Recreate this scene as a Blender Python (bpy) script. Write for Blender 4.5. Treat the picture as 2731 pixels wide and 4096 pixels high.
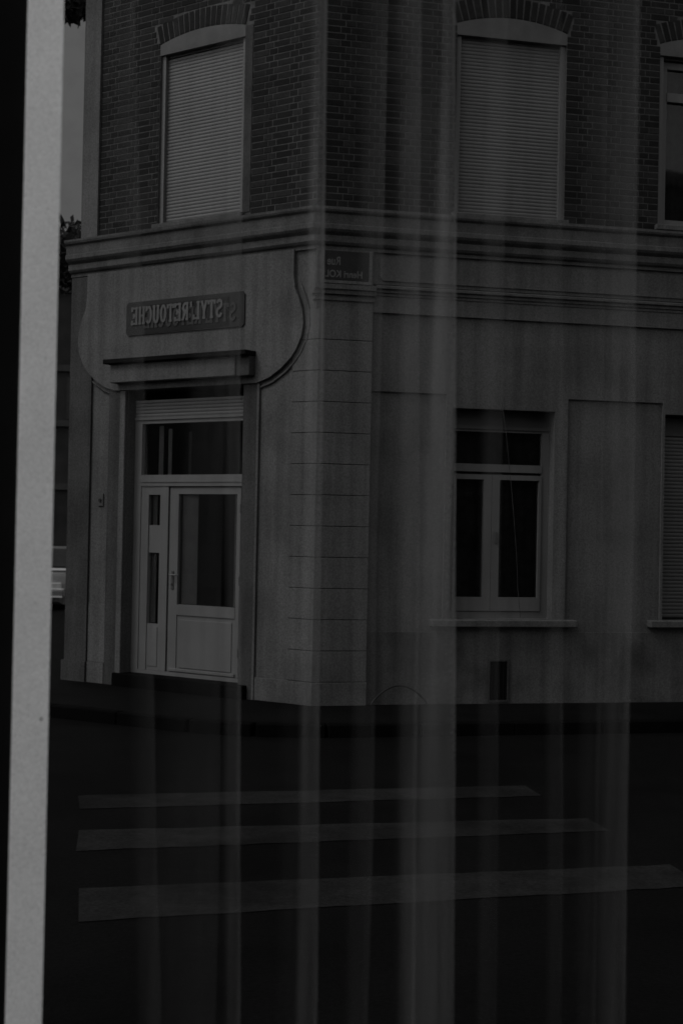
import bpy, bmesh, math, random
from mathutils import Vector, Matrix
random.seed(7)
S = bpy.context.scene
for o in list(bpy.data.objects):
    bpy.data.objects.remove(o)
C = S.collection

# ------------------------------------------------------------------ camera, sky, sun, exposure
ROLL, PITCH, EYE = 0.01945, 0.01172, 1.75
cd = bpy.data.cameras.new('camera'); cam = bpy.data.objects.new('camera', cd); C.objects.link(cam)
cs, sn, cp, sp = math.cos(ROLL), math.sin(ROLL), math.cos(PITCH), math.sin(PITCH)
rgt = Vector((cs, -sp*sn, cp*sn)); upv = Vector((-sn, -sp*cs, cp*cs)); fwd = Vector((0, cp, sp))
M = Matrix((rgt, upv, -fwd)).transposed().to_4x4(); M.translation = (0, 0, EYE)
cam.matrix_world = M
cd.sensor_fit = 'VERTICAL'; cd.sensor_height = 36; cd.sensor_width = 24; cd.lens = 50
cd.clip_start = 0.05; cd.clip_end = 2000
cd.dof.use_dof = True; cd.dof.focus_distance = 9.2; cd.dof.aperture_fstop = 4.2
S.camera = cam
S.render.resolution_x, S.render.resolution_y = 682, 1024

SUN = Vector((-0.58, -0.30, 0.76)).normalized()          # direction towards the veiled sun
w = bpy.data.worlds.new('World'); S.world = w; w.use_nodes = True
nt = w.node_tree; bg = nt.nodes['Background']
sky = nt.nodes.new('ShaderNodeTexSky'); sky.sky_type = 'NISHITA'; sky.sun_disc = False
sky.sun_elevation = math.asin(SUN.z); sky.sun_rotation = math.atan2(SUN.x, SUN.y)
bw = nt.nodes.new('ShaderNodeRGBToBW')                       # a black-and-white photograph
nt.links.new(sky.outputs[0], bw.inputs[0]); nt.links.new(bw.outputs[0], bg.inputs[0])
bg.inputs[1].default_value = 0.15
sl = bpy.data.lights.new('sun', 'SUN'); sl.energy = 0.55; sl.angle = math.radians(14); sl.color = (1, 1, 1)
so = bpy.data.objects.new('sun', sl); C.objects.link(so)
so.rotation_euler = SUN.to_track_quat('Z', 'Y').to_euler(); so.location = (-20, -4, 20)
S.view_settings.view_transform = 'Standard'; S.view_settings.look = 'None'
S.view_settings.exposure = -0.5; S.view_settings.gamma = 1.0; S.view_settings.use_curve_mapping = False

# ------------------------------------------------------------------ materials (all neutral greys)
def mat(name, v, rough=0.8, var=0.15, scale=3.0, fine=0.0, bump=0.0, stain=0.0, spec=0.3, streak=0.0, fs=90):
    m = bpy.data.materials.new(name); m.use_nodes = True
    n = m.node_tree; L = n.links.new; b = n.nodes['Principled BSDF']
    b.inputs['Roughness'].default_value = rough; b.inputs['Specular IOR Level'].default_value = spec
    geo = n.nodes.new('ShaderNodeNewGeometry')
    def noise(sc, det, stretch=None):
        t = n.nodes.new('ShaderNodeTexNoise'); t.inputs['Scale'].default_value = sc; t.inputs['Detail'].default_value = det
        src = geo.outputs['Position']
        if stretch:
            mp = n.nodes.new('ShaderNodeMapping'); mp.inputs['Scale'].default_value = stretch
            L(src, mp.inputs[0]); src = mp.outputs[0]
        L(src, t.inputs['Vector']); return t.outputs['Fac']
    def mul(a, bb):
        k = n.nodes.new('ShaderNodeMath'); k.operation = 'MULTIPLY'
        for i, s in enumerate((a, bb)):
            if isinstance(s, (int, float)): k.inputs[i].default_value = s
            else: L(s, k.inputs[i])
        return k.outputs[0]
    def rng(s, lo, hi, a=0.3, bb=0.7):
        k = n.nodes.new('ShaderNodeMapRange'); k.inputs[1].default_value = a; k.inputs[2].default_value = bb
        k.inputs[3].default_value = lo; k.inputs[4].default_value = hi; L(s, k.inputs[0]); return k.outputs[0]
    f = rng(noise(scale, 6), 1-var, 1+var)
    if fine: f = mul(f, rng(noise(fs, 3), 1-fine, 1+fine))
    if stain: f = mul(f, rng(noise(1.3, 8), 1-stain, 1.0, 0.35, 0.52))
    if streak: f = mul(f, rng(noise(1, 4, (9, 9, 0.45)), 1-streak, 1.0+streak*0.3, 0.32, 0.6))
    f = mul(f, v)
    cc = n.nodes.new('ShaderNodeCombineColor')
    for i in range(3): L(f, cc.inputs[i])
    L(cc.outputs[0], b.inputs['Base Color'])
    if bump:
        bp = n.nodes.new('ShaderNodeBump'); bp.inputs['Strength'].default_value = bump; bp.inputs['Distance'].default_value = 0.01
        L(noise(60, 5), bp.inputs['Height']); L(bp.outputs[0], b.inputs['Normal'])
    return m

def glass_mat(name, tint=0.75):
    m = bpy.data.materials.new(name); m.use_nodes = True; n = m.node_tree; n.nodes.clear()
    out = n.nodes.new('ShaderNodeOutputMaterial'); mx = n.nodes.new('ShaderNodeMixShader')
    fr = n.nodes.new('ShaderNodeFresnel'); fr.inputs[0].default_value = 1.45
    t = n.nodes.new('ShaderNodeBsdfTransparent'); t.inputs[0].default_value = (tint, tint, tint, 1)
    g = n.nodes.new('ShaderNodeBsdfGlossy'); g.inputs['Roughness'].default_value = 0.03
    n.links.new(fr.outputs[0], mx.inputs[0]); n.links.new(t.outputs[0], mx.inputs[1]); n.links.new(g.outputs[0], mx.inputs[2])
    n.links.new(mx.outputs[0], out.inputs[0]); return m

def sheer_mat(name, strength):
    # sheer cloth: mostly see-through, denser towards the gathered edge of the fold (UV x), thinned downwards as light falloff
    m = bpy.data.materials.new(name); m.use_nodes = True; n = m.node_tree; n.nodes.clear(); L = n.links.new
    out = n.nodes.new('ShaderNodeOutputMaterial'); mx = n.nodes.new('ShaderNodeMixShader')
    t = n.nodes.new('ShaderNodeBsdfTransparent'); d = n.nodes.new('ShaderNodeBsdfDiffuse'); d.inputs[0].default_value = (.8, .8, .8, 1)
    tl = n.nodes.new('ShaderNodeBsdfTranslucent'); tl.inputs[0].default_value = (.7, .7, .7, 1)
    m2 = n.nodes.new('ShaderNodeMixShader'); m2.inputs[0].default_value = .3
    at = n.nodes.new('ShaderNodeAttribute'); at.attribute_name = 'weave_falloff'
    tn = n.nodes.new('ShaderNodeTexNoise'); tn.inputs['Scale'].default_value = 7; tn.inputs['Detail'].default_value = 5
    g = n.nodes.new('ShaderNodeNewGeometry'); mp = n.nodes.new('ShaderNodeMapping'); mp.inputs['Scale'].default_value = (9, 1, .35)
    L(g.outputs['Position'], mp.inputs[0]); L(mp.outputs[0], tn.inputs['Vector'])
    r = n.nodes.new('ShaderNodeMapRange'); r.inputs[1].default_value = .3; r.inputs[2].default_value = .7
    r.inputs[3].default_value = strength*.55; r.inputs[4].default_value = strength*1.45
    tw = n.nodes.new('ShaderNodeTexNoise'); tw.inputs['Scale'].default_value = 260; tw.inputs['Detail'].default_value = 2
    L(g.outputs['Position'], tw.inputs['Vector'])
    av = n.nodes.new('ShaderNodeMix'); av.inputs[0].default_value = .35; L(tn.outputs['Fac'], av.inputs[2]); L(tw.outputs['Fac'], av.inputs[3])
    L(av.outputs[0], r.inputs[0])
    mm = n.nodes.new('ShaderNodeMath'); mm.operation = 'MULTIPLY'; L(at.outputs['Fac'], mm.inputs[0]); L(r.outputs[0], mm.inputs[1])
    L(mm.outputs[0], mx.inputs[0]); L(t.outputs[0], mx.inputs[1])
    L(d.outputs[0], m2.inputs[1]); L(tl.outputs[0], m2.inputs[2]); L(m2.outputs[0], mx.inputs[2]); L(mx.outputs[0], out.inputs[0])
    return m

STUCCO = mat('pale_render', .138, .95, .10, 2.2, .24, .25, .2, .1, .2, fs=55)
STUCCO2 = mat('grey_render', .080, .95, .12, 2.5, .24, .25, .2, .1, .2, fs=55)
BASE_SHADE = mat('base_render_shaded', .118, .95, .2, 2.5, .24, .25, .35, .1, .25, fs=55)
STONE = mat('moulding_stone', .122, .95, .14, 4, .24, .3, .22, .1, .2, fs=55)
MORTAR = mat('mortar', .105, .95, .25, 14, .2, .3, .25)
BRICKS = [mat('dark_brick_%d' % i, v, .9, .25, 20, .25, .35, .1) for i, v in enumerate((.014, .019, .026, .010))]
SHUTTER = mat('shutter_plastic', .172, .5, .05, 2, .03, 0, .08, .4, .10)
SHUTTER_D = mat('grey_shutter', .11, .5, .06, 2, .03, 0, .1, .4, .12)
PVC = mat('white_paint', .178, .5, .06, 3, .03, 0, .10, .4, .10)
PVC_G = mat('dull_paint', .10, .6, .1, 3, .03, 0, .2)
DARKM = mat('dark_metal', .03, .6, .2, 6, 0, 0, .2)
ROOM = mat('dark_interior', .09, .95)
NET = mat('ghost_net', .55, .95, .12, 6, .05)
ADDED_DRAPE = mat('added_drape_cloth', .10, .95, .3, 12, .1, 0, .2, .1, .5)
GLASS = glass_mat('window_glass')
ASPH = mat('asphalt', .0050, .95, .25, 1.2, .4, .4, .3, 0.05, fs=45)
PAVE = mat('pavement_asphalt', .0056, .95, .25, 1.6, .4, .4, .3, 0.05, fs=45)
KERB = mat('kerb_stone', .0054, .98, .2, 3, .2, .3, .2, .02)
PAINT = mat('worn_road_paint', .021, .9, .2, 5, .3, .3, .4, 0.05, fs=45)
POST = mat('white_gloss_post', .92, .4, .05, 6, .22, 0, .05, .4, fs=240)
BLACKW = mat('matt_black', .012, .95, .2, 5, spec=.05)

# ------------------------------------------------------------------ helpers
WL = {}
def wloc(o): return WL.get(o.name, Vector((0, 0, 0)))
def tag(o, label=None, cat=None, group=None, kind=None):
    for k, v in (('label', label), ('category', cat), ('group', group), ('kind', kind)):
        if v: o[k] = v
    return o
def thing(name, loc, label, cat, group=None):
    o = bpy.data.objects.new(name, None); C.objects.link(o); o.location = loc; o.empty_display_size = .2
    WL[o.name] = Vector(loc); return tag(o, label, cat, group)
def obj(name, bm, m, parent=None, smooth=False, recalc=True, base=False):
    """link a bmesh given in world coordinates as one mesh object with its origin in its middle"""
    if recalc: bmesh.ops.recalc_face_normals(bm, faces=bm.faces)
    vs = [v.co for v in bm.verts]
    lo = Vector([min(v[i] for v in vs) for i in range(3)]); hi = Vector([max(v[i] for v in vs) for i in range(3)])
    c = (lo+hi)/2
    if base: c.z = lo.z
    for v in bm.verts: v.co -= c
    me = bpy.data.meshes.new(name); bm.to_mesh(me); bm.free()
    for mm in (m if isinstance(m, (list, tuple)) else [m]): me.materials.append(mm)
    if smooth:
        for p in me.polygons: p.use_smooth = True
    o = bpy.data.objects.new(name, me); C.objects.link(o)
    WL[o.name] = c.copy(); o.parent = parent
    o.location = c - (wloc(parent) if parent else Vector((0, 0, 0)))
    return o
def inst(name, me, parent, wl, rot, scale=(1, 1, 1)):
    o = bpy.data.objects.new(name, me); C.objects.link(o); o.parent = parent
    o.location = wl - wloc(parent); o.rotation_euler = rot; o.scale = scale; WL[o.name] = Vector(wl); return o
def quad(bm, pts): return bm.faces.new([bm.verts.new(p) for p in pts])
def hexa(bm, p):
    v = [bm.verts.new(q) for q in p]
    for f in ((0, 1, 3, 2), (4, 6, 7, 5), (0, 4, 5, 1), (2, 3, 7, 6), (0, 2, 6, 4), (1, 5, 7, 3)): bm.faces.new([v[i] for i in f])
def wbox(bm, x0, x1, y0, y1, z0, z1):
    hexa(bm, [Vector((x, y, z)) for x in (x0, x1) for y in (y0, y1) for z in (z0, z1)]); return bm
def BM(): return bmesh.new()
def bevel(bm, w_, seg=1):
    bmesh.ops.recalc_face_normals(bm, faces=bm.faces)
    bmesh.ops.bevel(bm, geom=bm.edges[:], offset=w_, segments=seg, affect='EDGES', clamp_overlap=True); return bm
def tube(bm, pts, rad, n=8):
    rings = []
    for i, p in enumerate(pts):
        a = Vector(pts[max(0, i-1)]); b = Vector(pts[min(len(pts)-1, i+1)]); t = (b-a).normalized()
        s = t.orthogonal().normalized(); q = t.cross(s)
        r = rad[i] if isinstance(rad, (list, tuple)) else rad
        rings.append([bm.verts.new(Vector(p)+r*(math.cos(k*6.2832/n)*s+math.sin(k*6.2832/n)*q)) for k in range(n)])
    for a, b in zip(rings, rings[1:]):
        best = min(range(n), key=lambda k: (a[0].co-b[k].co).length)
        for k in range(n): bm.faces.new((a[k], a[(k+1) % n], b[(k+1+best) % n], b[(k+best) % n]))
    bm.faces.new(rings[0]); bm.faces.new(rings[-1]); return bm

CX, CY, ZP, ZR = -0.3247, 15.0, -0.12, -0.24
class Wall:
    """a facade plane: u along the wall from the corner, d outwards, z up"""
    def __init__(s, e, n): s.e, s.n = Vector((e[0], e[1], 0)), Vector((n[0], n[1], 0)); s.o = Vector((CX, CY, 0))
    def P(s, u, z, d=0): return s.o + s.e*u + s.n*d + Vector((0, 0, z))
    def box(s, bm, u0, u1, z0, z1, d0, d1):
        hexa(bm, [s.P(u, z, d) for u in (u0, u1) for d in (d0, d1) for z in (z0, z1)]); return bm
    def plate(s, us, zs, holes, d0, d1):
        """slab d0..d1 with rectangular holes (u0,u1,z0,z1), clean reveals"""
        bm = BM()
        U = sorted(set(list(us)+[x for h in holes for x in h[:2] if us[0] < x < us[1]]))
        Z = sorted(set(list(zs)+[x for h in holes for x in h[2:] if zs[0] < x < zs[1]]))
        def solid(i, j):
            if not (0 <= i < len(U)-1 and 0 <= j < len(Z)-1): return False
            u, z = (U[i]+U[i+1])/2, (Z[j]+Z[j+1])/2
            return not any(h[0] < u < h[1] and h[2] < z < h[3] for h in holes)
        cache = {}
        def V(u, z, d):
            k = (round(u, 5), round(z, 5), d)
            if k not in cache: cache[k] = bm.verts.new(s.P(u, z, d))
            return cache[k]
        for i in range(len(U)-1):
            for j in range(len(Z)-1):
                if not solid(i, j): continue
                a, b, c, d = U[i], U[i+1], Z[j], Z[j+1]
                for dd in (d0, d1): bm.faces.new([V(a, c, dd), V(b, c, dd), V(b, d, dd), V(a, d, dd)])
                if not solid(i-1, j): bm.faces.new([V(a, c, d0), V(a, d, d0), V(a, d, d1), V(a, c, d1)])
                if not solid(i+1, j): bm.faces.new([V(b, c, d0), V(b, d, d0), V(b, d, d1), V(b, c, d1)])
                if not solid(i, j-1): bm.faces.new([V(a, c, d0), V(b, c, d0), V(b, c, d1), V(a, c, d1)])
                if not solid(i, j+1): bm.faces.new([V(a, d, d0), V(b, d, d0), V(b, d, d1), V(a, d, d1)])
        return bm
    def prism(s, bm, poly, d0, d1):
        """polygon of (u,z) extruded d0..d1"""
        a = [bm.verts.new(s.P(u, z, d0)) for u, z in poly]; b = [bm.verts.new(s.P(u, z, d1)) for u, z in poly]
        bm.faces.new(a); bm.faces.new(b)
        for i in range(len(a)): bm.faces.new((a[i], a[(i+1) % len(a)], b[(i+1) % len(a)], b[i]))
        return bm
aL, aR = 0.6141, 0.2295
LW = Wall((-math.cos(aL), math.sin(aL)), (-math.sin(aL), -math.cos(aL)))
RW = Wall((math.cos(aR), math.sin(aR)), (math.sin(aR), -math.cos(aR)))
def corner_pt(dL, dR):
    a, b = LW.n, RW.n; det = a.x*b.y-a.y*b.x
    return Vector((CX+(dL*b.y-dR*a.y)/det, CY+(a.x*dR-b.x*dL)/det, 0))
def wrot(W): return (0, 0, math.atan2(W.e.y, W.e.x))
def pB(W, name, m, parent, *a, bv=0):
    bm = BM()
    for q in ([a] if not isinstance(a[0], (tuple, list)) else a): W.box(bm, *q)
    if bv: bevel(bm, bv)
    return obj(name, bm, m, parent)

# ------------------------------------------------------------------ ground, road, pavements
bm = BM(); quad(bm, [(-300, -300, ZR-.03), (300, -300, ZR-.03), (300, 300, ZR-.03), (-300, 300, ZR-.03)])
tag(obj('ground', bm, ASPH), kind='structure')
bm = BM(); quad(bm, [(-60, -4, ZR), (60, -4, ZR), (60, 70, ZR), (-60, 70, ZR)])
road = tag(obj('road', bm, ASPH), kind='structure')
def gp(a, b):      # point on the ground: a along the street, b across it, from the house corner
    return Vector((CX+RW.e.x*a+RW.n.x*b, CY+RW.e.y*a+RW.n.y*b, 0))
kin = [gp(40, 1.35), gp(-.1, 1.35), gp(-.75, 1.22), gp(-1.3, .9), gp(-4.4, -2.1), gp(-4.9, -2.9), gp(-5.0, -3.8), gp(-5.0, -26)]
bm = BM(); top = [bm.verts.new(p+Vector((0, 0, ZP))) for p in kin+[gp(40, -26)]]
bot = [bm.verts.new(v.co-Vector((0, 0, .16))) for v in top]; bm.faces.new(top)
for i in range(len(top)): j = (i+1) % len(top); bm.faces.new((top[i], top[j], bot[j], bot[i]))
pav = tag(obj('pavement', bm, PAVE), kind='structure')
stone_n = 0
for a, b in zip(kin, kin[1:]):
    if stone_n > 60: break
    Ln = (b-a).length; k = max(1, round(min(Ln, 14)/.95)); dr = (b-a).normalized(); nn = Vector((-dr.y, dr.x, 0))
    if nn.dot(Vector((0, -1, 0))) < 0 and nn.dot(Vector((-1, 0, 0))) < .5: nn = -nn
    st = b-dr*min(Ln, 14); step = min(Ln, 14)/k
    for q in range(k):
        p0, p1 = st+dr*(q*step+.002), st+dr*((q+1)*step-.002); bm = BM()
        hexa(bm, [p+nn*o_+Vector((0, 0, z)) for p in (p0, p1) for o_ in (-.012, .14) for z in (ZR-.02, ZP+.003+random.uniform(0, .003))])
        obj('kerb_stone', bevel(bm, .012), KERB, pav); stone_n += 1
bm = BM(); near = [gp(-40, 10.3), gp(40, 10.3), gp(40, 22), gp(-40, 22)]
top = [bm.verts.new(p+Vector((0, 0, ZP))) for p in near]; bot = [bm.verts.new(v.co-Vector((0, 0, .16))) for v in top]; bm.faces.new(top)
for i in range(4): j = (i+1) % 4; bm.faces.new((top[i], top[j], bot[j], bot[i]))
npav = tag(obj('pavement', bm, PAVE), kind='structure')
# zebra stripes (photo pixels turned into points on the road)
for pts in (((-1.88, 10.42), (-1.78, 9.93), (1.55, 10.76), (1.48, 11.18)),
            ((-1.66, 9.24), (-1.57, 8.66), (1.84, 9.55), (1.75, 9.95)),
            ((-1.39, 7.77), (-1.27, 7.13), (2.10, 8.10), (2.02, 8.60))):
    bm = BM(); n_ = 24; lo, hi = [], []
    a, b, c, d = [Vector((x, y, ZR+.004)) for x, y in pts]
    for i in range(n_+1):
        t = i/n_; j1, j2 = random.uniform(-.012, .012), random.uniform(-.012, .012)
        lo.append(bm.verts.new(b.lerp(c, t)+Vector((0, j1, 0)))); hi.append(bm.verts.new(a.lerp(d, t)+Vector((0, j2, 0))))
    for i in range(n_): bm.faces.new((lo[i], lo[i+1], hi[i+1], hi[i]))
    o = obj('crossing_stripe', bm, PAINT, road)

# ------------------------------------------------------------------ the corner house
house = thing('corner_house', (CX, CY, ZP), 'corner house with dark brick upper storey above a pale rendered ground floor', 'house')
UL, UR, ZT = 3.55, 7.2, 9.0
DOOR = (.93, 2.66, ZP-.1, 3.31)
WLU = (1.02, 2.27, 5.17, 7.28); WRU = (1.52, 2.78, 5.16, 7.26); WRU2 = (3.90, 5.12, 5.19, 7.26)
WR1 = (1.54, 2.72, .80, 3.08); WR2 = (4.03, 5.25, .74, 3.10)
pbm = LW.plate((0, UL), (ZP, 4.74), [DOOR], -.32, 0)
obj('wall', pbm, STUCCO, house)
obj('wall', RW.plate((0.001, UR), (ZP, 4.74), [WR1, WR2], -.32, -.03), STUCCO, house)
wl_up = obj('wall', LW.plate((0, 3.46), (4.74, ZT), [WLU], -.32, -.003), MORTAR, house)
wr_up = obj('wall', RW.plate((0.001, UR), (4.74, ZT), [WRU, WRU2], -.32, -.003), MORTAR, house)
# side and back walls, roof (out of the picture)
ctr = corner_pt(0, 0); e0 = LW.P(UL, 0, -.05); f0 = RW.P(UR, 0, -.05)
back = [e0, e0+Vector((1.0, 9.0, 0)), f0+Vector((-2.4, 9.5, 0)), f0]
bm = BM()
for a, b in zip(back, back[1:]):
    nn = Vector((-(b-a).y, (b-a).x, 0)).normalized()*.25
    hexa(bm, [p+o_+Vector((0, 0, z)) for p in (a, b) for o_ in (-nn, Vector((0, 0, 0))) for z in (ZP, ZT)])
obj('wall', bm, STUCCO2, house)
bm = BM(); rim = [LW.P(UL+.2, 0, .25), corner_pt(.25, .25), RW.P(UR+.1, 0, .25), f0+Vector((-2.3, 9.7, 0)), e0+Vector((.8, 9.3, 0))]
apx = Vector((1.6, 20.5, 12)); rv = [bm.verts.new(Vector((p.x, p.y, ZT))) for p in rim]; av = bm.verts.new(apx); bm.faces.new(rv)
for i in range(5): bm.faces.new((rv[i], rv[(i+1) % 5], av))
obj('roof', bm, DARKM, house)
# dark rooms behind the openings (open boxes)
def room(W, h, depth=2.2, back_d=-.325):
    bm = BM(); u0, u1, z0, z1 = h[0]-.15, h[1]+.15, h[2]-.1, h[3]+.1; A = [(u0, z0), (u1, z0), (u1, z1), (u0, z1)]
    f = [bm.verts.new(W.P(u, z, back_d)) for u, z in A]; b = [bm.verts.new(W.P(u, z, back_d-depth)) for u, z in A]
    for i in range(4): j = (i+1) % 4; bm.faces.new((f[i], f[j], b[j], b[i]))
    bm.faces.new(b); return obj('interior', bm, ROOM, house)
room(LW, DOOR, 1.6); room(RW, WR1, 1.8); room(RW, WRU2, 1.8)

# cornice running round the corner, moulded
def moulding(name, prof, m, uL, uR, parent=house, startR=None):
    """profile (d,z) swept along both walls with a mitre at the corner (or only the right wall)"""
    bm = BM(); secs = []
    if startR is None:
        secs.append([LW.P(uL, z, d) for d, z in prof])
        for t in (.66, .33): secs.append([LW.P(uL*t, z, d+random.uniform(-.003, .003)) for d, z in prof])
        secs.append([corner_pt(d, d)+Vector((0, 0, z)) for d, z in prof])
    else: secs.append([RW.P(startR, z, d) for d, z in prof])
    for t in (.25, .5, .75, 1): secs.append([RW.P((startR or 0)*(1-t)+uR*t, z, d) for d, z in prof])
    rows = [[bm.verts.new(p) for p in s_] for s_ in secs]; n_ = len(prof)
    for a, b in zip(rows, rows[1:]):
        for i in range(n_): bm.faces.new((a[i], a[(i+1) % n_], b[(i+1) % n_], b[i]))
    bm.faces.new(rows[0]); bm.faces.new(rows[-1]); return obj(name, bm, m, parent)
moulding('cornice', [(-.05, 4.70), (.035, 4.70), (.035, 4.735), (.065, 4.75), (.085, 4.775), (.085, 4.83), (.075, 4.845), (.12, 4.875),
                     (.14, 4.90), (.14, 4.945), (.125, 4.955), (.125, 5.06), (.155, 5.08), (.165, 5.10), (.165, 5.125), (-.05, 5.16)], STONE, UL+.06, UR)

# ---- left facade: cartouche, quoins, half-tone ghost strips
arc = [(.73, 3.31), (.55, 3.365), (.39, 3.46), (.27, 3.56), (.20, 3.65), (.135, 3.78), (.11, 3.91), (.125, 4.05), (.17, 4.18), (.23, 4.30), (.25, 4.45), (.25, 4.715)]
poly = arc + [(UL-.12-u+.11+.0 if True else 0, z) for u, z in reversed(arc)]
poly = arc + [(3.66-u-.09, z) for u, z in reversed(arc)]
poly = [(u, z) for u, z in poly]
bm = BM(); LW.prism(bm, poly, .001, .05); obj('cartouche_panel', bm, STUCCO, house)
# rim bead round the cartouche's rounded lower corners
for side in (0, 1):
    bm = BM(); pts = []
    for u, z in arc[:10]:
        cu, cz = .72, 3.88; k = 1.10
        uu, zz = cu+(u-cu)*k, cz+(z-cz)*k
        pts.append(LW.P(uu if not side else 3.57-uu, zz, .012))
    tube(bm, pts, .014, 6); obj('bead', bm, STONE, house, smooth=True)
# quoin blocks wrapping the corner
zq = [ZP, .13]+[.13+.3285*i for i in range(1, 13)]
for i, (z0, z1) in enumerate(zip(zq, zq[1:])):
    dl, dr = (.016, .062) if i else (.03, .078)
    uL_ = .27 if i else .69; uR_ = .62
    bm = BM(); g = .0035
    pl = [LW.P(uL_, 0, -.02), LW.P(uL_, 0, dl), corner_pt(dl, dr), RW.P(uR_, 0, dr), RW.P(uR_, 0, -.05), corner_pt(-.02, -.05)]
    a = [bm.verts.new(p+Vector((0, 0, z0+g))) for p in pl]; b = [bm.verts.new(p+Vector((0, 0, z1-g))) for p in pl]
    bm.faces.new(a); bm.faces.new(b)
    for k in range(6): bm.faces.new((a[k], a[(k+1) % 6], b[(k+1) % 6], b[k]))
    bevel(bm, .003); obj('quoin_block', bm, STUCCO, house)
pl_z = zq[-1]
pB(RW, 'pier_shaft', STUCCO, house, .004, .62, pl_z, 4.70, -.05, .050)
pB(RW, 'pier_cap', STONE, house, (-.03, .65, 4.225, 4.275, -.05, .085), (-.02, .64, 4.275, 4.325, -.05, .105), (-.02, .635, 4.16, 4.19, -.05, .07))
# left end: strip half-toned for the doubled reflection, wall strip, plinths
pB(LW, 'ghost_strip', STUCCO2, house, 3.24, 3.60, ZP, 4.69, -.30, .03)
pB(LW, 'ghost_strip_base', STUCCO2, house, 3.235, 3.63, ZP, .12, -.30, .05)
pB(LW, 'plinth', STUCCO, house, 2.96, 3.233, ZP, .12, -.02, .022)
pB(LW, 'plinth_course', STUCCO, house, 2.96, 3.233, .125, .80, -.02, .008)
pB(LW, 'door_side_band', STUCCO2, house, 2.755, 2.945, ZP, 3.31, -.02, .026)
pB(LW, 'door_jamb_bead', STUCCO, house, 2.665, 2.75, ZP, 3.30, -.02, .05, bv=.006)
pB(LW, 'door_side_band', STUCCO2, house, .735, .925, ZP, 3.31, -.02, .02)  # grey band paints the door frame's ghost reflection
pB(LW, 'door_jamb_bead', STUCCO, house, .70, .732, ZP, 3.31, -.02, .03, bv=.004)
pB(LW, 'door_step', KERB, house, .80, 2.75, ZP-.05, .03, -.30, .10, bv=.01)
pB(LW, 'sky_ghost_strip', STUCCO, house, 3.20, 3.465, 5.15, ZT, -.28, .03)  # mid-tone strip standing in for the sky's ghost reflection
# street bell plate
b_ = pB(LW, 'bell_plate', PVC_G, house, 3.02, 3.11, 1.96, 2.11, -.002, .018, bv=.004)
bm = BM(); tube(bm, [LW.P(3.065, 2.03, .015), LW.P(3.065, 2.03, .03)], .02, 12); obj('bell_button', bm, DARKM, b_)

# ---- hood over the door and roller shutter box
pB(LW, 'shutter_box', STUCCO, house, .935, 2.80, 3.385, 3.60, .02, .17, bv=.008)
pB(LW, 'hood_flashing', BLACKW, house, .74, 2.86, 3.602, 3.655, .02, .235, bv=.006)
pB(LW, 'shutter_box_ghost', STUCCO2, house, .75, .93, 3.385, 3.60, .02, .15, bv=.006)  # half-tone end imitates the doubled reflection of the box

SLAT_ME = {}
def slat_mesh(h):
    if h in SLAT_ME: return SLAT_ME[h]
    bm = BM(); n_ = 5; A = []
    for i in range(n_+1):
        t = i/n_; A.append((-.0055*(1-(2*t-1)**2)-.001, -h/2+h*t))    # (y outward negative, z)
    rows = []
    for x in (-.5, .5):
        rows.append([bm.verts.new((x, y, z)) for y, z in A]+[bm.verts.new((x, .006, h/2)), bm.verts.new((x, .006, -h/2))])
    n2 = len(rows[0])
    for i in range(n2): bm.faces.new((rows[0][i], rows[0][(i+1) % n2], rows[1][(i+1) % n2], rows[1][i]))
    bm.faces.new(rows[0]); bm.faces.new(rows[1]); bmesh.ops.recalc_face_normals(bm, faces=bm.faces)
    me = bpy.data.meshes.new('slat'); bm.to_mesh(me); bm.free(); SLAT_ME[h] = me; return me
def slats(W, u0, u1, z0, z1, d, pitch, m, parent):
    me = slat_mesh(round(pitch-.003, 4)).copy(); me.materials.append(m); k = int((z1-z0)/pitch)
    # slat's local -y must face outwards
    ang = math.atan2(W.n.y, W.n.x)+math.pi/2
    for i in range(k):
        inst('slat', me, parent, W.P((u0+u1)/2, z0+pitch*(i+.5), d+random.uniform(-.0012, .0012)), (0, random.uniform(-.0006, .0006), ang), (u1-u0, 1, 1))

# ---- entrance: shutter end, transom light, sidelights, door
rs = pB(LW, 'roller_shutter', SHUTTER, house, .94, 2.65, 2.968, 3.0, -.13, -.10)
slats(LW, .95, 2.64, 3.0, 3.20, -.11, .0395, SHUTTER, rs)
fr = pB(LW, 'door_frame', PVC, house, (2.545, 2.655, .03, 2.965, -.22, -.12), (.862+.07, .975, .03, 2.965, -.22, -.12),
        (.976, 2.544, 2.20, 2.33, -.22, -.115), (.976, 2.544, 2.925, 2.965, -.22, -.12), (.976, 2.544, .03, .075, -.22, -.12))
pB(LW, 'transom_bar', PVC, fr, .98, 2.54, 2.245, 2.262, -.115, -.105)
pB(LW, 'pane', GLASS, fr, .977, 2.543, 2.331, 2.924, -.175, -.169)
for k, (a, b) in enumerate(((2.33, 2.40), (2.20, 2.255), (1.90, 1.94))):      # vertical blind blades behind the transom light
    pB(LW, 'blind_blade', NET if k < 2 else PVC_G, fr, a, b, 2.335, 2.91 - .04*k, -.26, -.255)
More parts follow.
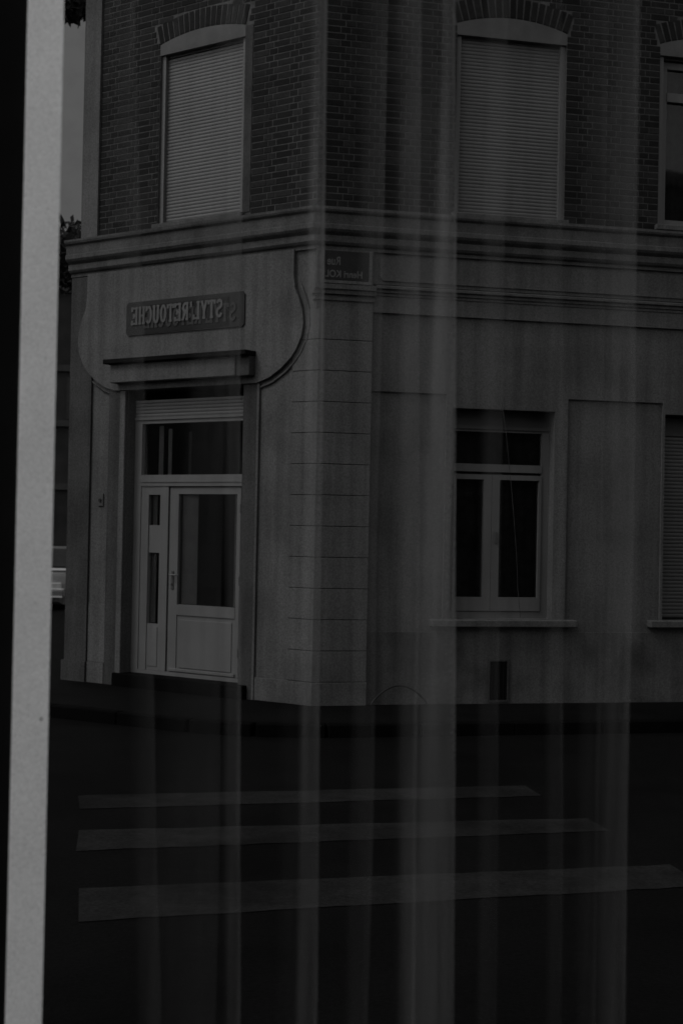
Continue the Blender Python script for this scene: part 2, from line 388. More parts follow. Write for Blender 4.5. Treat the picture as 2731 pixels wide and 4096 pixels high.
# fixed side panel with two narrow panes
sd = pB(LW, 'side_panel', PVC, house, (2.43, 2.543, .077, 2.198, -.20, -.13), (2.12, 2.245, .077, 2.198, -.20, -.125),
        (2.246, 2.429, 2.10, 2.198, -.20, -.13), (2.246, 2.429, 1.43, 1.75, -.20, -.145), (2.246, 2.429, .077, .61, -.20, -.14))
pB(LW, 'pane', GLASS, sd, 2.2462, 2.4288, 1.7502, 2.0998, -.175, -.170)
pB(LW, 'pane', GLASS, sd, 2.2462, 2.4288, .6102, 1.4298, -.175, -.170)
pB(LW, 'panel_blind', NET, sd, 2.36, 2.428, .62, 2.09, -.21, -.205)
pB(LW, 'panel_trim', PVC, sd, 2.26, 2.415, .12, .575, -.139, -.131, bv=.003)
# door leaf
leaf = pB(LW, 'door', PVC, house, (1.975, 2.105, .08, 2.185, -.20, -.14), (1.062, 1.115, .08, 2.185, -.20, -.14),
          (1.1155, 1.9745, 2.11, 2.185, -.20, -.14), (1.1155, 1.9745, .73, .85, -.20, -.135), (1.1155, 1.9745, .08, .729, -.20, -.15))
pB(LW, 'pane', GLASS, leaf, 1.1157, 1.9743, .8502, 2.1098, -.176, -.170)
pB(LW, 'ghost_net', NET, leaf, 1.74, 1.972, .855, 2.105, -.215, -.21)  # pale strips behind the glass imitate the door frame's ghost image
pB(LW, 'ghost_net', NET, leaf, 1.118, 1.20, .855, 2.105, -.215, -.21)
pB(LW, 'lower_panel', PVC, leaf, 1.16, 1.93, .13, .68, -.1495, -.139, bv=.004)
pB(LW, 'weather_bar', PVC, leaf, 1.10, 2.06, .085, .12, -.139, -.115, bv=.004)
pB(LW, 'side_slit', GLASS, house, .977, 1.058, .62, 2.19, -.175, -.17)
pB(LW, 'slit_panel', PVC, house, .977, 1.058, .08, .618, -.20, -.14)
bm = BM(); LW.box(bm, 2.025, 2.065, 1.02, 1.23, -.1395, -.128); hp = obj('handle_plate', bevel(bm, .004), PVC_G, leaf)
bm = BM(); tube(bm, [LW.P(2.045, 1.19, -.13), LW.P(2.045, 1.19, -.082), LW.P(2.03, 1.188, -.075), LW.P(1.90, 1.183, -.075)], [.012, .011, .011, .009], 8)
obj('handle', bm, SHUTTER, leaf, smooth=True)
bm = BM(); tube(bm, [LW.P(2.045, 1.075, -.131), LW.P(2.045, 1.075, -.122)], .013, 10); obj('lock', bm, DARKM, leaf)
for z in (.35, 1.15, 1.95):
    bm = BM(); tube(bm, [LW.P(1.058, z-.05, -.132), LW.P(1.058, z+.05, -.132)], .011, 8); obj('hinge', bm, PVC_G, leaf)

# ---- upper windows with arched heads and closed shutters
def arch_pts(u0, u1, zs, rise, n_=14):
    h = (u1-u0)/2; R = (h*h+rise*rise)/(2*rise); cz = zs+rise-R; cu = (u0+u1)/2; a0 = math.asin(h/R)
    return [(cu+R*math.sin(-a0+2*a0*i/n_), cz+R*math.cos(-a0+2*a0*i/n_)) for i in range(n_+1)], R, cu, cz, a0
RINGS = {}
HEADM = mat('shutter_head_paint', .125, .7, .15, 5, .1, 0, .2)
def upper_window(W, hole, closed, rise, key):
    u0, u1, z0, z1 = hole
    A, R, cu, cz, a0 = arch_pts(u0-.01, u1+.01, z1-.01, rise)
    RINGS[key] = (u0, u1, z0, z1, R, cu, cz, a0)
    bm = BM(); W.prism(bm, [(u0-.01, z1-.13), (u1+.01, z1-.13)]+A[::-1], -.10, -.0005); win = obj('window', bm, HEADM, house)
    pB(W, 'guide_rail', SHUTTER, win, u0+.001, u0+.055, z0+.03, z1-.132, -.13, -.035)
    pB(W, 'guide_rail', SHUTTER, win, u1-.055, u1-.001, z0+.03, z1-.132, -.13, -.035)
    pB(W, 'head_trim', PVC_G, win, u0+.06, u1-.06, z1-.155, z1-.131, -.10, -.075)
    pB(W, 'sill', STONE, win, u0-.04, u1+.04, z0-.03, z0+.028, -.30, .06, bv=.006)
    if closed:
        slats(W, u0+.05, u1-.05, z0+.065, z1-.15, -.085, .0392, SHUTTER, win)
        pB(W, 'bottom_bar', SHUTTER, win, u0+.056, u1-.056, z0+.03, z0+.064, -.10, -.07)
        pB(W, 'shutter_back', DARKM, win, u0+.056, u1-.056, z0+.03, z1-.14, -.125, -.115)
    else:
        zt = z0+1.46
        pB(W, 'frame', PVC, win, (u0+.056, u0+.14, z0+.03, z1-.16, -.20, -.12), (u1-.14, u1-.056, z0+.03, z1-.16, -.20, -.12),
           (u0+.141, u1-.141, zt, zt+.10, -.20, -.11), (u0+.141, u1-.141, z0+.03, z0+.12, -.20, -.12), (u0+.141, u1-.141, z1-.24, z1-.16, -.20, -.12),
           ((u0+u1)/2-.045, (u0+u1)/2+.045, z0+.121, zt-.001, -.20, -.12))
        pB(W, 'added_drape', ADDED_DRAPE, win, u0+.06, u1-.06, z0+.06, z1-.15, -.26, -.255)  # sheet added to lift the tone of the dark panes
        pB(W, 'pane', GLASS, win, u0+.1412, u1-.1412, z0+.13, zt-.003, -.165, -.16)
        pB(W, 'pane', GLASS, win, u0+.1412, u1-.1412, zt+.103, z1-.243, -.165, -.16)
    # soldier bricks of the flat arch
    k = 17; bmA = None
    for i in range(k):
        a = -a0+2*a0*(i+.5)/k; hw = a0*R/k-.0065
        mid = R+.115; pu, pz = cu+mid*math.sin(a), cz+mid*math.cos(a)
        o = inst('arch_brick', BR_ME[random.randrange(4)], win, W.P(pu, pz, -.008), (0, 0, 0), (1, 1, 1))
        ang = math.atan2(W.n.y, W.n.x)+math.pi/2
        sgn = 1 if W is RW else -1
        o.rotation_euler = (Matrix.Rotation(ang, 3, 'Z') @ Matrix.Rotation(a*sgn, 3, 'Y')).to_euler(); o.scale = (hw*2, 1, .222)
    return win
def brick_mesh():
    bm = BM(); c = .045
    F = [(-.5, -.5), (.5, -.5), (.5, .5), (-.5, .5)]
    fr_ = [bm.verts.new((x*(1-.03), -.0105, z*(1-.09))) for x, z in F]; md = [bm.verts.new((x, -.006, z)) for x, z in F]; bk = [bm.verts.new((x, .03, z)) for x, z in F]
    bm.faces.new(fr_)
    for a, b in ((fr_, md), (md, bk)):
        for i in range(4): bm.faces.new((a[i], a[(i+1) % 4], b[(i+1) % 4], b[i]))
    bmesh.ops.recalc_face_normals(bm, faces=bm.faces)
    for f in bm.faces:
        pass
    return bm
BR_ME = []
for m in BRICKS:
    bm = brick_mesh(); me = bpy.data.meshes.new('brick'); bm.to_mesh(me); bm.free(); me.materials.append(m); BR_ME.append(me)
wn = upper_window(LW, WLU, True, .085, 'L')
pB(LW, 'window_ghost_band', STUCCO2, wn, .905, 1.012, 5.20, 7.26, -.0075, .006)  # mid-grey band in place of the window's ghost edge
upper_window(RW, WRU, True, .11, 'R')
upper_window(RW, WRU2, False, .11, 'R2')

# ---- brickwork: every brick is laid; the ones that show largest are objects of their own
COURSE, J = .0712, .010
laid = []
def lay(W, u0, u1, z0, z1, keys, blocks):
    r = 0; z = z0
    while z+COURSE < z1:
        zc = z+COURSE/2; cuts = []
        for k in keys:
            a0_, a1_, b0, b1, R, cu, cz, an = RINGS[k]
            if b0-.04 < zc < b1-.01: cuts.append((a0_-.004, a1_+.004))
            elif zc >= b1-.01:
                Ro = R+.232; dz = zc-cz
                if dz < Ro:
                    hh = math.sqrt(Ro*Ro-dz*dz); lim = (a1_-a0_)/2+.045+(zc-b1)*.25; hh = min(hh, lim)
                    cuts.append((cu-hh, cu+hh))
        for (p0, p1, q0, q1) in blocks:
            if q0 < zc < q1: cuts.append((p0, p1))
        u = u0-(.0 if r % 2 == 0 else .0575); i = r
        while u < u1:
            wd = .215 if i % 2 == 0 else .103
            segs = [(max(u, u0), min(u+wd, u1))]
            for ca, cb in cuts:
                ns = []
                for a, b in segs:
                    if cb <= a or ca >= b: ns.append((a, b)); continue
                    if a < ca: ns.append((a, ca))
                    if b > cb: ns.append((cb, b))
                segs = ns
            for a, b in segs:
                if b-a > .022: laid.append((W, a, b, zc))
            u += wd+J; i += 1
        z += COURSE; r += 1
lay(LW, .004, 3.20, 5.165, 8.6, ['L'], [(.90, 1.02, 5.19, 7.27)])
lay(RW, .006, 6.4, 5.165, 8.6, ['R', 'R2'], [])
def in_view(W, a, b, z):
    p = W.P((a+b)/2, z, 0)-Vector((0, 0, EYE)); f = p.dot(fwd); x, y = p.dot(rgt)/f, p.dot(upv)/f
    return abs(x) < .235 and y < .362
def size(t):
    W, a, b, z = t; p = W.P((a+b)/2, z, 0); return (b-a)*abs(W.n.y)/p.y**2
vis = sorted([t for t in laid if in_view(*t)], key=size, reverse=True)
own = vis[:285]; owned = set(id(t) for t in own)
for t in own:
    W, a, b, z = t; par = wl_up if W is LW else wr_up
    ang = math.atan2(W.n.y, W.n.x)+math.pi/2
    inst('brick', BR_ME[random.randrange(4)], par, W.P((a+b)/2, z, -.0085+random.uniform(-.002, .0015)), (0, 0, ang), (b-a, 1, COURSE-J))
for W, par in ((LW, wl_up), (RW, wr_up)):
    bm = BM(); ang = math.atan2(W.n.y, W.n.x)+math.pi/2; Rm = Matrix.Rotation(ang, 4, 'Z')
    F = [(-.5, -.5), (.5, -.5), (.5, .5), (-.5, .5)]
    for t in laid:
        if t[0] is not W or id(t) in owned: continue
        _, a, b, z = t; c = W.P((a+b)/2, z, -.0085+random.uniform(-.002, .0015)); mi = random.randrange(4)
        def T(x, y, zz): return bm.verts.new(c+Rm @ Vector((x*(b-a), y, zz*(COURSE-J))))
        fr_ = [T(x*.97, -.0105, zz*.91) for x, zz in F]; md = [T(x, -.006, zz) for x, zz in F]; bk = [T(x, .03, zz) for x, zz in F]
        fs = [bm.faces.new(fr_)]
        for A, B in ((fr_, md), (md, bk)):
            for i in range(4): fs.append(bm.faces.new((A[i], A[(i+1) % 4], B[(i+1) % 4], B[i])))
        for f in fs: f.material_index = mi
    tag(obj('brickwork', bm, BRICKS, par), kind='stuff')

# ---- right facade: fascia, panel, ledges, recesses, windows
pB(RW, 'fascia', STUCCO, house, .625, UR, 3.225, 4.06, -.029, .0)
pB(RW, 'fascia', STUCCO, house, .625, UR, 4.06, 4.235, -.029, .035)
moulding('string_course', [(-.02, 4.237), (.045, 4.237), (.045, 4.262), (.06, 4.272), (.06, 4.297), (.085, 4.312), (.085, 4.335), (-.02, 4.365)], STONE, 0, UR, startR=.655)
pB(RW, 'frieze', STUCCO, house, .625, UR, 4.366, 4.70, -.029, .004)
bm = BM(); pan = [(.72+.06*(1-math.cos(t)), 4.42+.06*(1-math.sin(t))) for t in [math.pi/2*k/5 for k in range(6)]]
pan = [(.70, 4.47), (.705, 4.44), (.72, 4.418), (.745, 4.405), (6.8, 4.405), (6.8, 4.66), (.745, 4.66), (.72, 4.648), (.705, 4.625), (.70, 4.595)]
RW.prism(bm, pan, .003, .022); obj('frieze_panel', bm, STUCCO, house)
def gwin(hole, sur, closed):
    u0, u1, z0, z1 = hole
    obj('window_surround', RW.plate((sur[0], sur[1]), (.70, 3.224), [(u0, u1, z0-.2, z1)], -.029, .002), STUCCO, house)
    win = pB(RW, 'window', PVC_G, house, u0+.002, u1-.002, 2.87, 2.905, -.24, -.14)
    pB(RW, 'sill', STONE, win, sur[0]-.14, sur[1]+.12, .715, .795, -.30, .085, bv=.01)
    pB(RW, 'shutter_housing', PVC_G, win, u0+.002, u1-.002, 2.906, 3.075, -.28, -.19)
    if closed:
        slats(RW, u0+.03, u1-.03, z0+.08, 2.87, -.12, .0415, SHUTTER_D, win)
        pB(RW, 'guide_rail', PVC_G, win, (u0+.002, u0+.035, z0+.03, 2.869, -.15, -.09), (u1-.035, u1-.002, z0+.03, 2.869, -.15, -.09))
        pB(RW, 'shutter_back', DARKM, win, u0+.04, u1-.04, z0+.02, 2.869, -.20, -.15)
        return win
    fu0, fu1 = u0+.002, u1-.002
    fr_ = pB(RW, 'frame', PVC, win, (fu0, u0+.075, .80, 2.869, -.24, -.16), (u1-.085, fu1, .80, 2.869, -.24, -.16),
             (u0+.076, u1-.086, 2.405, 2.49, -.24, -.15), (u0+.076, u1-.086, 2.845, 2.869, -.24, -.16), (u0+.076, u1-.086, .80, .875, -.24, -.16))
    pB(RW, 'pane', GLASS, win, u0+.077, u1-.087, 2.491, 2.844, -.21, -.205)
    mu = 2.055
    pB(RW, 'added_drape', ADDED_DRAPE, win, u0+.01, u1-.01, .85, 2.86, -.30, -.295)  # added behind the glass so the panes are less black
    for a, b in ((u0+.078, mu-.002), (mu+.002, u1-.088)):
        cas = pB(RW, 'casement', PVC, win, (a, a+(.03 if a < 1.7 else .09), .88, 2.375, -.225, -.145), (b-(.09 if a < 1.7 else .03), b, .88, 2.375, -.225, -.145),
                 (a+(.0305 if a < 1.7 else .0905), b-(.0905 if a < 1.7 else .0305), .88, 1.03, -.225, -.145), (a+(.0305 if a < 1.7 else .0905), b-(.0905 if a < 1.7 else .0305), 2.32, 2.375, -.225, -.145))
        pB(RW, 'pane', GLASS, cas, a+.02, b-.02, 1.02, 2.33, -.19, -.186)
    pB(RW, 'handle', PVC_G, win, mu+.04, mu+.06, 1.62, 1.75, -.144, -.115, bv=.004)
    return win
gwin(WR1, (1.47, 2.87), False)
gwin(WR2, (4.0, 5.32), True)
pB(RW, 'plinth', BASE_SHADE, house, .63, UR, ZP, .655, -.05, -.014)  # darker tone stands in for the wall's light fading downwards
# cellar vent
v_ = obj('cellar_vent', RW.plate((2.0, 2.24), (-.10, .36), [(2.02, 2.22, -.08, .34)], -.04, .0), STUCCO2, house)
pB(RW, 'vent_back', BLACKW, v_, 2.015, 2.225, -.085, .345, -.028, -.0125)
for k in range(4): pB(RW, 'vent_bar', BLACKW, v_, 2.04+.045*k, 2.05+.045*k, -.08, .34, -.011, -.004)

# ------------------------------------------------------------------ shop sign with slab lettering (reads backwards, as it does in the picture)
SG0, SG1 = mat('sign_board', .027, .6, .15, 6, .05), mat('sign_panel_dark', .011, .6, .2, 8, .05)
LET, LET2 = mat('sign_letter', .13, .6, .15, 9, .05), mat('sign_letter_ghost', .052, .6, .15, 9, .05)
p_ = LW.P(1.8, 3.95, .05)
sign = thing('shop_sign', p_, 'dark shop sign board lettered in slab capitals above the door', 'sign')
bm = BM(); c_ = .03
LW.prism(bm, [(.90+c_, 3.935), (2.66-c_, 3.935), (2.66, 3.935+c_), (2.66, 4.32-c_), (2.66-c_, 4.32), (.90+c_, 4.32), (.90, 4.32-c_), (.90, 3.935+c_)], .048, .066)
brd = obj('board', bm, SG0, sign)
bm = BM(); LW.prism(bm, [(1.12, 3.955), (2.36, 3.945), (2.36, 4.27), (1.12, 4.275)], .066, .069); obj('panel', bm, SG1, sign)
def glyph(ch):
    def ar(cx, cy, rx, ry, a0_, a1_, n_=10): return [(cx+rx*math.cos(math.radians(a0_+(a1_-a0_)*i/n_)), cy+ry*math.sin(math.radians(a0_+(a1_-a0_)*i/n_))) for i in range(n_+1)]
    s, e, t = .17, 1-.17, .13
    G = {
        'T': [[(.5, 0), (.5, 1)], [(.04, .94), (.96, .94)], [(.30, .05), (.70, .05)], [(.06, .78), (.06, .98)], [(.94, .78), (.94, .98)]],
        'Y': [[(.5, 0), (.5, .48)], [(.5, .45), (.15, .98)], [(.5, .45), (.85, .98)], [(.30, .05), (.70, .05)], [(.02, .95), (.32, .95)], [(.68, .95), (.98, .95)]],
        'L': [[(.25, 0), (.25, 1)], [(.06, .06), (.92, .06)], [(.9, .0), (.9, .26)], [(.06, .95), (.46, .95)]],
        "'": [[(.5, 1), (.45, .72)]],
        'E': [[(.22, 0), (.22, 1)], [(.05, .06), (.9, .06)], [(.05, .94), (.9, .94)], [(.2, .5), (.62, .5)], [(.9, 0), (.9, .22)], [(.9, .78), (.9, 1)], [(.62, .38), (.62, .62)]],
        'H': [[(.2, 0), (.2, 1)], [(.8, 0), (.8, 1)], [(.2, .5), (.8, .5)], [(.02, .05), (.38, .05)], [(.62, .05), (.98, .05)], [(.02, .95), (.38, .95)], [(.62, .95), (.98, .95)]],
        'U': [[(.2, 1), (.2, .32)]+ar(.5, .32, .3, .27, 180, 360)+[(.8, 1)], [(.02, .95), (.38, .95)], [(.62, .95), (.98, .95)]],
        'O': [ar(.5, .5, .34, .44, 0, 360, 20)],
        'C': [ar(.52, .5, .36, .44, 50, 310, 16), [(.86, .74), (.86, 1)]],
        'R': [[(.22, 0), (.22, 1)], [(.05, .94), (.5, .94)]+ar(.5, .73, .3, .21, 90, -90)+[(.22, .52)], [(.5, .5), (.82, .04)], [(.05, .05), (.40, .05)], [(.7, .05), (1, .05)]],
        'S': [ar(.5, .735, .32, .205, 20, 270, 12)+ar(.5, .285, .34, .225, 90, -160, 12)],
    }
    return G[ch]
def letters(txt, u0, u1, z0, z1, d, m, parent, du=0, dz=0):
    n_ = len(txt); wts = [.5 if c == "'" else 1 for c in txt]; unit = (u1-u0)/sum(wts); u = u0
    for c, wt in zip(txt, wts):
        bm = BM(); W_ = unit*wt; k = 0
        for pl in glyph(c):
            for a, b in zip(pl, pl[1:]):
                k += 1
                A = Vector((u+W_*(.06+.88*a[0])+du, z0+(z1-z0)*a[1]+dz)); B = Vector((u+W_*(.06+.88*b[0])+du, z0+(z1-z0)*b[1]+dz))
                t = (B-A); Lg = t.length
                if Lg < 1e-6: continue
                t /= Lg; q = Vector((-t.y, t.x)); horiz = abs(t.x) > abs(t.y)
                hw = (.0115 if horiz and len(pl) == 2 else .0155); ext = .004
                A2, B2 = A-t*ext, B+t*ext
                LW.prism(bm, [(p.x, p.y) for p in (A2-q*hw, B2-q*hw, B2+q*hw, A2+q*hw)], d, d+.004+.00012*k)
        obj('letter', bm, m, parent); u += W_
TXT = "STYL'RETOUCHE"
letters(TXT, 1.19, 2.57, 4.055, 4.255, .0695, LET2, sign, -.185, -.05)  # offset second reflection of the lettering, painted as dim letters
letters(TXT, 1.19, 2.57, 4.055, 4.255, .0765, LET, sign)

# ------------------------------------------------------------------ street-name plate on the pier
PLm = mat('enamel_plate', .025, .35, .2, 8, 0, 0, .1, .5)
pt = thing('street_name_plate', RW.P(.33, 4.34, .05), 'dark enamel street name plate on the corner pier under the cornice', 'street sign')
pB(RW, 'plate', PLm, pt, .085, .565, 4.375, 4.685, .049, .062, bv=.004)
pB(RW, 'plate_frame', STUCCO, pt, (.05, .60, 4.34, 4.372, .049, .072), (.05, .082, 4.373, 4.695, .049, .072), (.568, .60, 4.373, 4.695, .049, .072))
def text_on(W, txt, u_start, z, h, m, parent, d, sx=1.0, dirn=-1):
    cu = bpy.data.curves.new('t', 'FONT'); cu.body = txt; cu.size = h; cu.extrude = .0015; cu.offset = .002
    to = bpy.data.objects.new('t', cu); C.objects.link(to)
    dg = bpy.context.evaluated_depsgraph_get(); me = bpy.data.meshes.new_from_object(to.evaluated_get(dg))
    bpy.data.objects.remove(to); bm = BM(); bm.from_mesh(me); bpy.data.meshes.remove(me)
    for v in bm.verts: v.co = W.P(u_start+dirn*v.co.x*sx, z+v.co.y, d+v.co.z)
    return obj('lettering', bm, m, parent)
LT3 = mat('plate_lettering', .14, .5, .15, 20)
text_on(RW, 'Rue', .26, 4.535, .125, LT3, pt, .064, .75)
text_on(RW, 'Henri KOLB', .50, 4.405, .105, LT3, pt, .064, .85)

# ------------------------------------------------------------------ cables on the right wall
CAB = mat('pale_cable', .06, .8)
bm = BM(); pts = [RW.P(2.09+.26*t, 3.16-2.34*t, .02+.075*math.sin(math.pi*min(1, t*1.2))**.5 if t else .003) for t in [i/14 for i in range(15)]]
tube(bm, pts, .003, 6); tag(obj('cable', bm, CAB), 'thin pale cable hanging slantwise across the casement window', 'cable')
bm = BM(); pts = [RW.P(.68+.62*t, ZP+.012+.20*math.sin(math.pi*t)**.8, .06) for t in [i/16 for i in range(17)]]
tube(bm, pts, .011, 8); tag(obj('hose', bm, DARKM), 'dark hose arching against the foot of the right wall', 'hose')

# ------------------------------------------------------------------ window frame post and sheer curtain close to the camera
wf = thing('window_frame', (-.646, 3.035, ZP), 'tall white gloss window frame with a bright upright beside the black wall', 'window frame')
def stile_bm(x0, x1):     # splayed front face
    bm = BM(); pl = [(x0, 3.062), (x1, 3.002), (x1-.03, 3.10), (x0, 3.10)]
    a = [bm.verts.new((x, y, ZP)) for x, y in pl]; b = [bm.verts.new((x, y, 3.05)) for x, y in pl]; bm.faces.new(a); bm.faces.new(b)
    for i in range(4): bm.faces.new((a[i], a[(i+1) % 4], b[(i+1) % 4], b[i]))
    return bm
stile = obj('stile', stile_bm(-.699, -.608), POST, wf)
obj('stile', stile_bm(.92, .996), POST, wf)
bm = BM(); wbox(bm, -.606, .918, 3.002, 3.068, 2.985, 3.05); obj('head_rail', bevel(bm, .004, 2), POST, wf)
bm = BM(); wbox(bm, -.606, .918, 3.002, 3.068, ZP, ZP+.07); obj('bottom_rail', bevel(bm, .004, 2), POST, wf)
SPOT = mat('chipped_paint', .55, .7, .2, 200)
for k, (x, z, rr) in enumerate(((-.6255, 1.335, .0035), (-.634, 2.10, .0022), (-.652, 1.99, .0018), (-.646, 1.58, .0022), (-.636, 2.42, .0018))):
    y = 3.002+(-.608-x)*(.060/.091); nx_, ny_ = -.55, -.835
    bm = BM(); tube(bm, [(x-nx_*.002, y-ny_*.002, z), (x+nx_*.0008, y+ny_*.0008, z)], rr, 9)
    obj('screw' if k == 0 else 'paint_chip', bm, PVC_G if k == 0 else SPOT, stile)
bm = BM(); wbox(bm, -1.9, -.690, 3.09, 3.3, ZP, 3.4); 
tag(obj('wall_end', bm, BLACKW, base=True), 'plain black wall end beside the white window upright', 'wall')  # plain black slab left of the upright
SH = [sheer_mat('sheer_cloth_%d' % i, s_) for i, s_ in enumerate((.05, .10, .16, .26, .36))]
RAILM = mat('curtain_rail_metal', .4, .4)
cur = thing('curtain', (.03, 3.2, ZP), 'sheer pale curtain hanging in separate upright folds behind the window frame', 'curtain')
bm = BM(); tube(bm, [(-.66, 3.135, 3.02), (.95, 3.135, 3.02)], .012, 10)
rail = obj('curtain_rail', bm, RAILM, cur)
bm = BM()
for x in (-.60, .90): wbox(bm, x-.01, x+.01, 3.066, 3.14, 3.005, 3.035)
obj('bracket', bm, RAILM, cur)
def fold(xr_top, xr_bot, w_top, w_bot, mi, wob=.004, ex=1.6, y=3.14, zlo=.02):
    bm = BM(); lay_ = bm.verts.layers.float.new('weave_falloff'); nx, nz = 12, 26; rows = []
    ph = random.uniform(0, 6)
    for j in range(nz+1):
        t = j/nz; z = 3.01+(zlo-3.01)*t; row = []
        tt = min(1, max(0, (2.9-z)/2.23))
        xr = xr_top+(xr_bot-xr_top)*tt+wob*math.sin(ph+3.1*t)+wob*.5*math.sin(ph*2+8*t)+wob*.3*math.sin(ph*3+17*t); wd = w_top+(w_bot-w_top)*tt
        for i in range(nx+1):
            s = i/nx; x = xr-wd*(1-s); yy = y-.022*math.sin(math.pi*(s*.75+.1))+.004*math.sin(5*t+ph)
            v = bm.verts.new((x, yy, z)); v[lay_] = (.06+.94*s**ex)*min(1, 5*s)*(1.12-.55*tt)*(1+.18*math.sin(ph+6*t)); row.append(v)  # opacity drops downwards in place of light falling off
        rows.append(row)
    for a, b in zip(rows, rows[1:]):
        for i in range(nx): bm.faces.new((a[i], a[i+1], b[i+1], b[i]))
    return obj('fold', bm, SH[mi], cur, smooth=True, recalc=False)
def fx(pt, pb, wt, wb, mi, **k):      # fold edges measured in the photograph, at the curtain's distance
    return fold(-.664+(pt-110)*.000953, -.615+(pb-110)*.000945, wt*.00095, wb*.00095, mi, **k)
fx(302, 372, 64, 60, 2); fx(562, 545, 48, 40, 3, y=3.15); fx(520, 490, 30, 200, 1, ex=1.0, y=3.165)
fx(720, 700, 60, 70, 0, y=3.16); fx(748, 726, 40, 55, 4, ex=1.1, wob=.002); fx(888, 846, 66, 60, 2, y=3.15); fx(968, 960, 60, 40, 3, y=3.16)
fx(1050, 1044, 34, 128, 4, ex=.9, wob=.002); fx(1036, 1010, 150, 110, 1, ex=.8, y=3.17); fx(1165, 1140, 60, 50, 1, ex=1, y=3.15); fx(1302, 1292, 60, 40, 1, y=3.15)
fx(1402, 1380, 70, 50, 1, y=3.16); fx(1474, 1446, 90, 75, 3, ex=1.3)

# ------------------------------------------------------------------ beyond the corner: pale block in place of sky, dark house, tree, car
PALE = mat('sky_stand_in_tone', .34, .9, .06, .4, .05, .1, .08)  # flat tone standing for the bright sky in the gap
g_ = thing('sky_stand_in', (-8.6, 42, ZR), 'tall blank pale block standing in for bright sky behind the leafy branches', 'house')
bm = BM(); wbox(bm, -11.5, -5.4, 41, 50, ZR-.05, 24); obj('wall', bm, PALE, g_)
bm = BM(); r0 = [(-11.8, 40.8, 24), (-5.1, 40.8, 24), (-5.1, 50.2, 24), (-11.8, 50.2, 24), (-8.45, 40.8, 27), (-8.45, 50.2, 27)]
vv = [bm.verts.new(p) for p in r0]
for f in ((0, 1, 4), (1, 2, 5, 4), (2, 3, 5), (3, 0, 4, 5), (0, 3, 2, 1)): bm.faces.new([vv[i] for i in f])
obj('roof', bm, DARKM, g_)
DKB = mat('sooty_brick', .03, .9, .3, 2, .2, .3, .3); DKS = mat('sooty_stone', .05, .9, .2, 3, .2)
h2 = thing('dark_house', (-7.0, 36, ZR), 'sooty low house with stone bands beyond the parked car', 'house')
bm = BM(); wbox(bm, -9.6, -4.6, 36, 42-1.2, ZR-.05, 8.2); obj('wall', bm, DKB, h2)
for z in (2.6, 4.2, 5.6, 7.6):
    bm = BM(); wbox(bm, -9.65, -4.55, 35.94, 36.05, z, z+.16); obj('stone_band', bm, DKS, h2)
for x in (-8.9, -7.0):
    bm = BM(); wbox(bm, x, x+1.0, 35.97, 36.02, 4.7-.3, 5.45); wi = obj('window', bm, DARKM, h2)
    bm = BM(); wbox(bm, x+.08, x+.92, 35.955, 35.968, 4.5, 5.35); obj('pane', bm, GLASS, wi)
bm = BM(); vv = [bm.verts.new(p) for p in ((-9.8, 35.8, 8.2), (-4.4, 35.8, 8.2), (-4.4, 41, 8.2), (-9.8, 41, 8.2), (-9.8, 38.4, 9.0), (-4.4, 38.4, 9.0))]
for f in ((0, 1, 5, 4), (2, 3, 4, 5), (0, 4, 3), (1, 2, 5), (0, 3, 2, 1)): bm.faces.new([vv[i] for i in f])
obj('roof', bm, DARKM, h2)

LEAF = mat('leaf', .025, .7, .4, 3); BARK = mat('bark', .06, .95, .3, 6, .2)
def tree(x, y, h, blobs, label, nleaf, trunk_r=.16, limbs=()):
    t = thing('tree', (x, y, ZR), label, 'tree')
    bm = BM(); tube(bm, [(x, y, ZR-.05), (x+.05, y, h*.3), (x-.04, y, h*.6), (x, y, h*.85)], [trunk_r, trunk_r*.8, trunk_r*.6, trunk_r*.3], 8)
    for b in blobs:
        z0 = max(h*.35, b[2]-b[3]*1.3); tube(bm, [(x, y, z0), (x+(b[0]-x)*.5, y+(b[1]-y)*.5, z0+(b[2]-z0)*.6), (b[0], b[1], b[2])], [trunk_r*.4, trunk_r*.25, .02], 6)
    obj('trunk', bm, BARK, t)
    bm = BM()
    for _ in range(nleaf):
        b = random.choice(blobs); v = Vector((random.gauss(0, 1), random.gauss(0, 1), random.gauss(0, 1))).normalized()*b[3]*random.random()**.45
        c = Vector(b[:3])+v; a = Vector((random.uniform(-1, 1), random.uniform(-1, 1), random.uniform(-1, 1))).normalized()
        s = a.orthogonal().normalized(); L_ = random.uniform(.09, .17); w2 = L_*.45
        quad(bm, [c-a*L_, c+s*w2, c+a*L_, c-s*w2])
    obj('crown', bm, LEAF, t, recalc=False)
    for pts in limbs:
        bm = BM(); tube(bm, pts, [.035, .02, .012], 6); obj('branch', bm, BARK, t)
    return t
tree(-6.6, 30, 15.5, [(-6.6, 30, 14.6, 1.7), (-5.5, 30.3, 13.3, .75), (-5.15, 29.9, 12.75, .38), (-5.9, 29.8, 12.75, .42), (-7.8, 30, 13.5, 1.2), (-6.4, 31, 16, 1.2)],
     'tall leafy tree hanging its branches over the pale sky stand-in', 5200, .17,
     [[(-6.3, 30, 13.4), (-5.6, 29.9, 12.9), (-5.2, 29.9, 12.35)], [(-6.0, 30, 13.2), (-5.7, 29.9, 12.6), (-5.75, 29.9, 12.2)]])
tree(-5.9, 33, 8.6, [(-6.6, 33, 8.0, .9), (-5.9, 32.8, 7.7, .75), (-5.45, 33, 8.35, .42), (-5.0, 33, 7.8, .5), (-7.3, 33, 8.2, .7)], 'low bushy tree rising above the sooty house', 3600, .12)

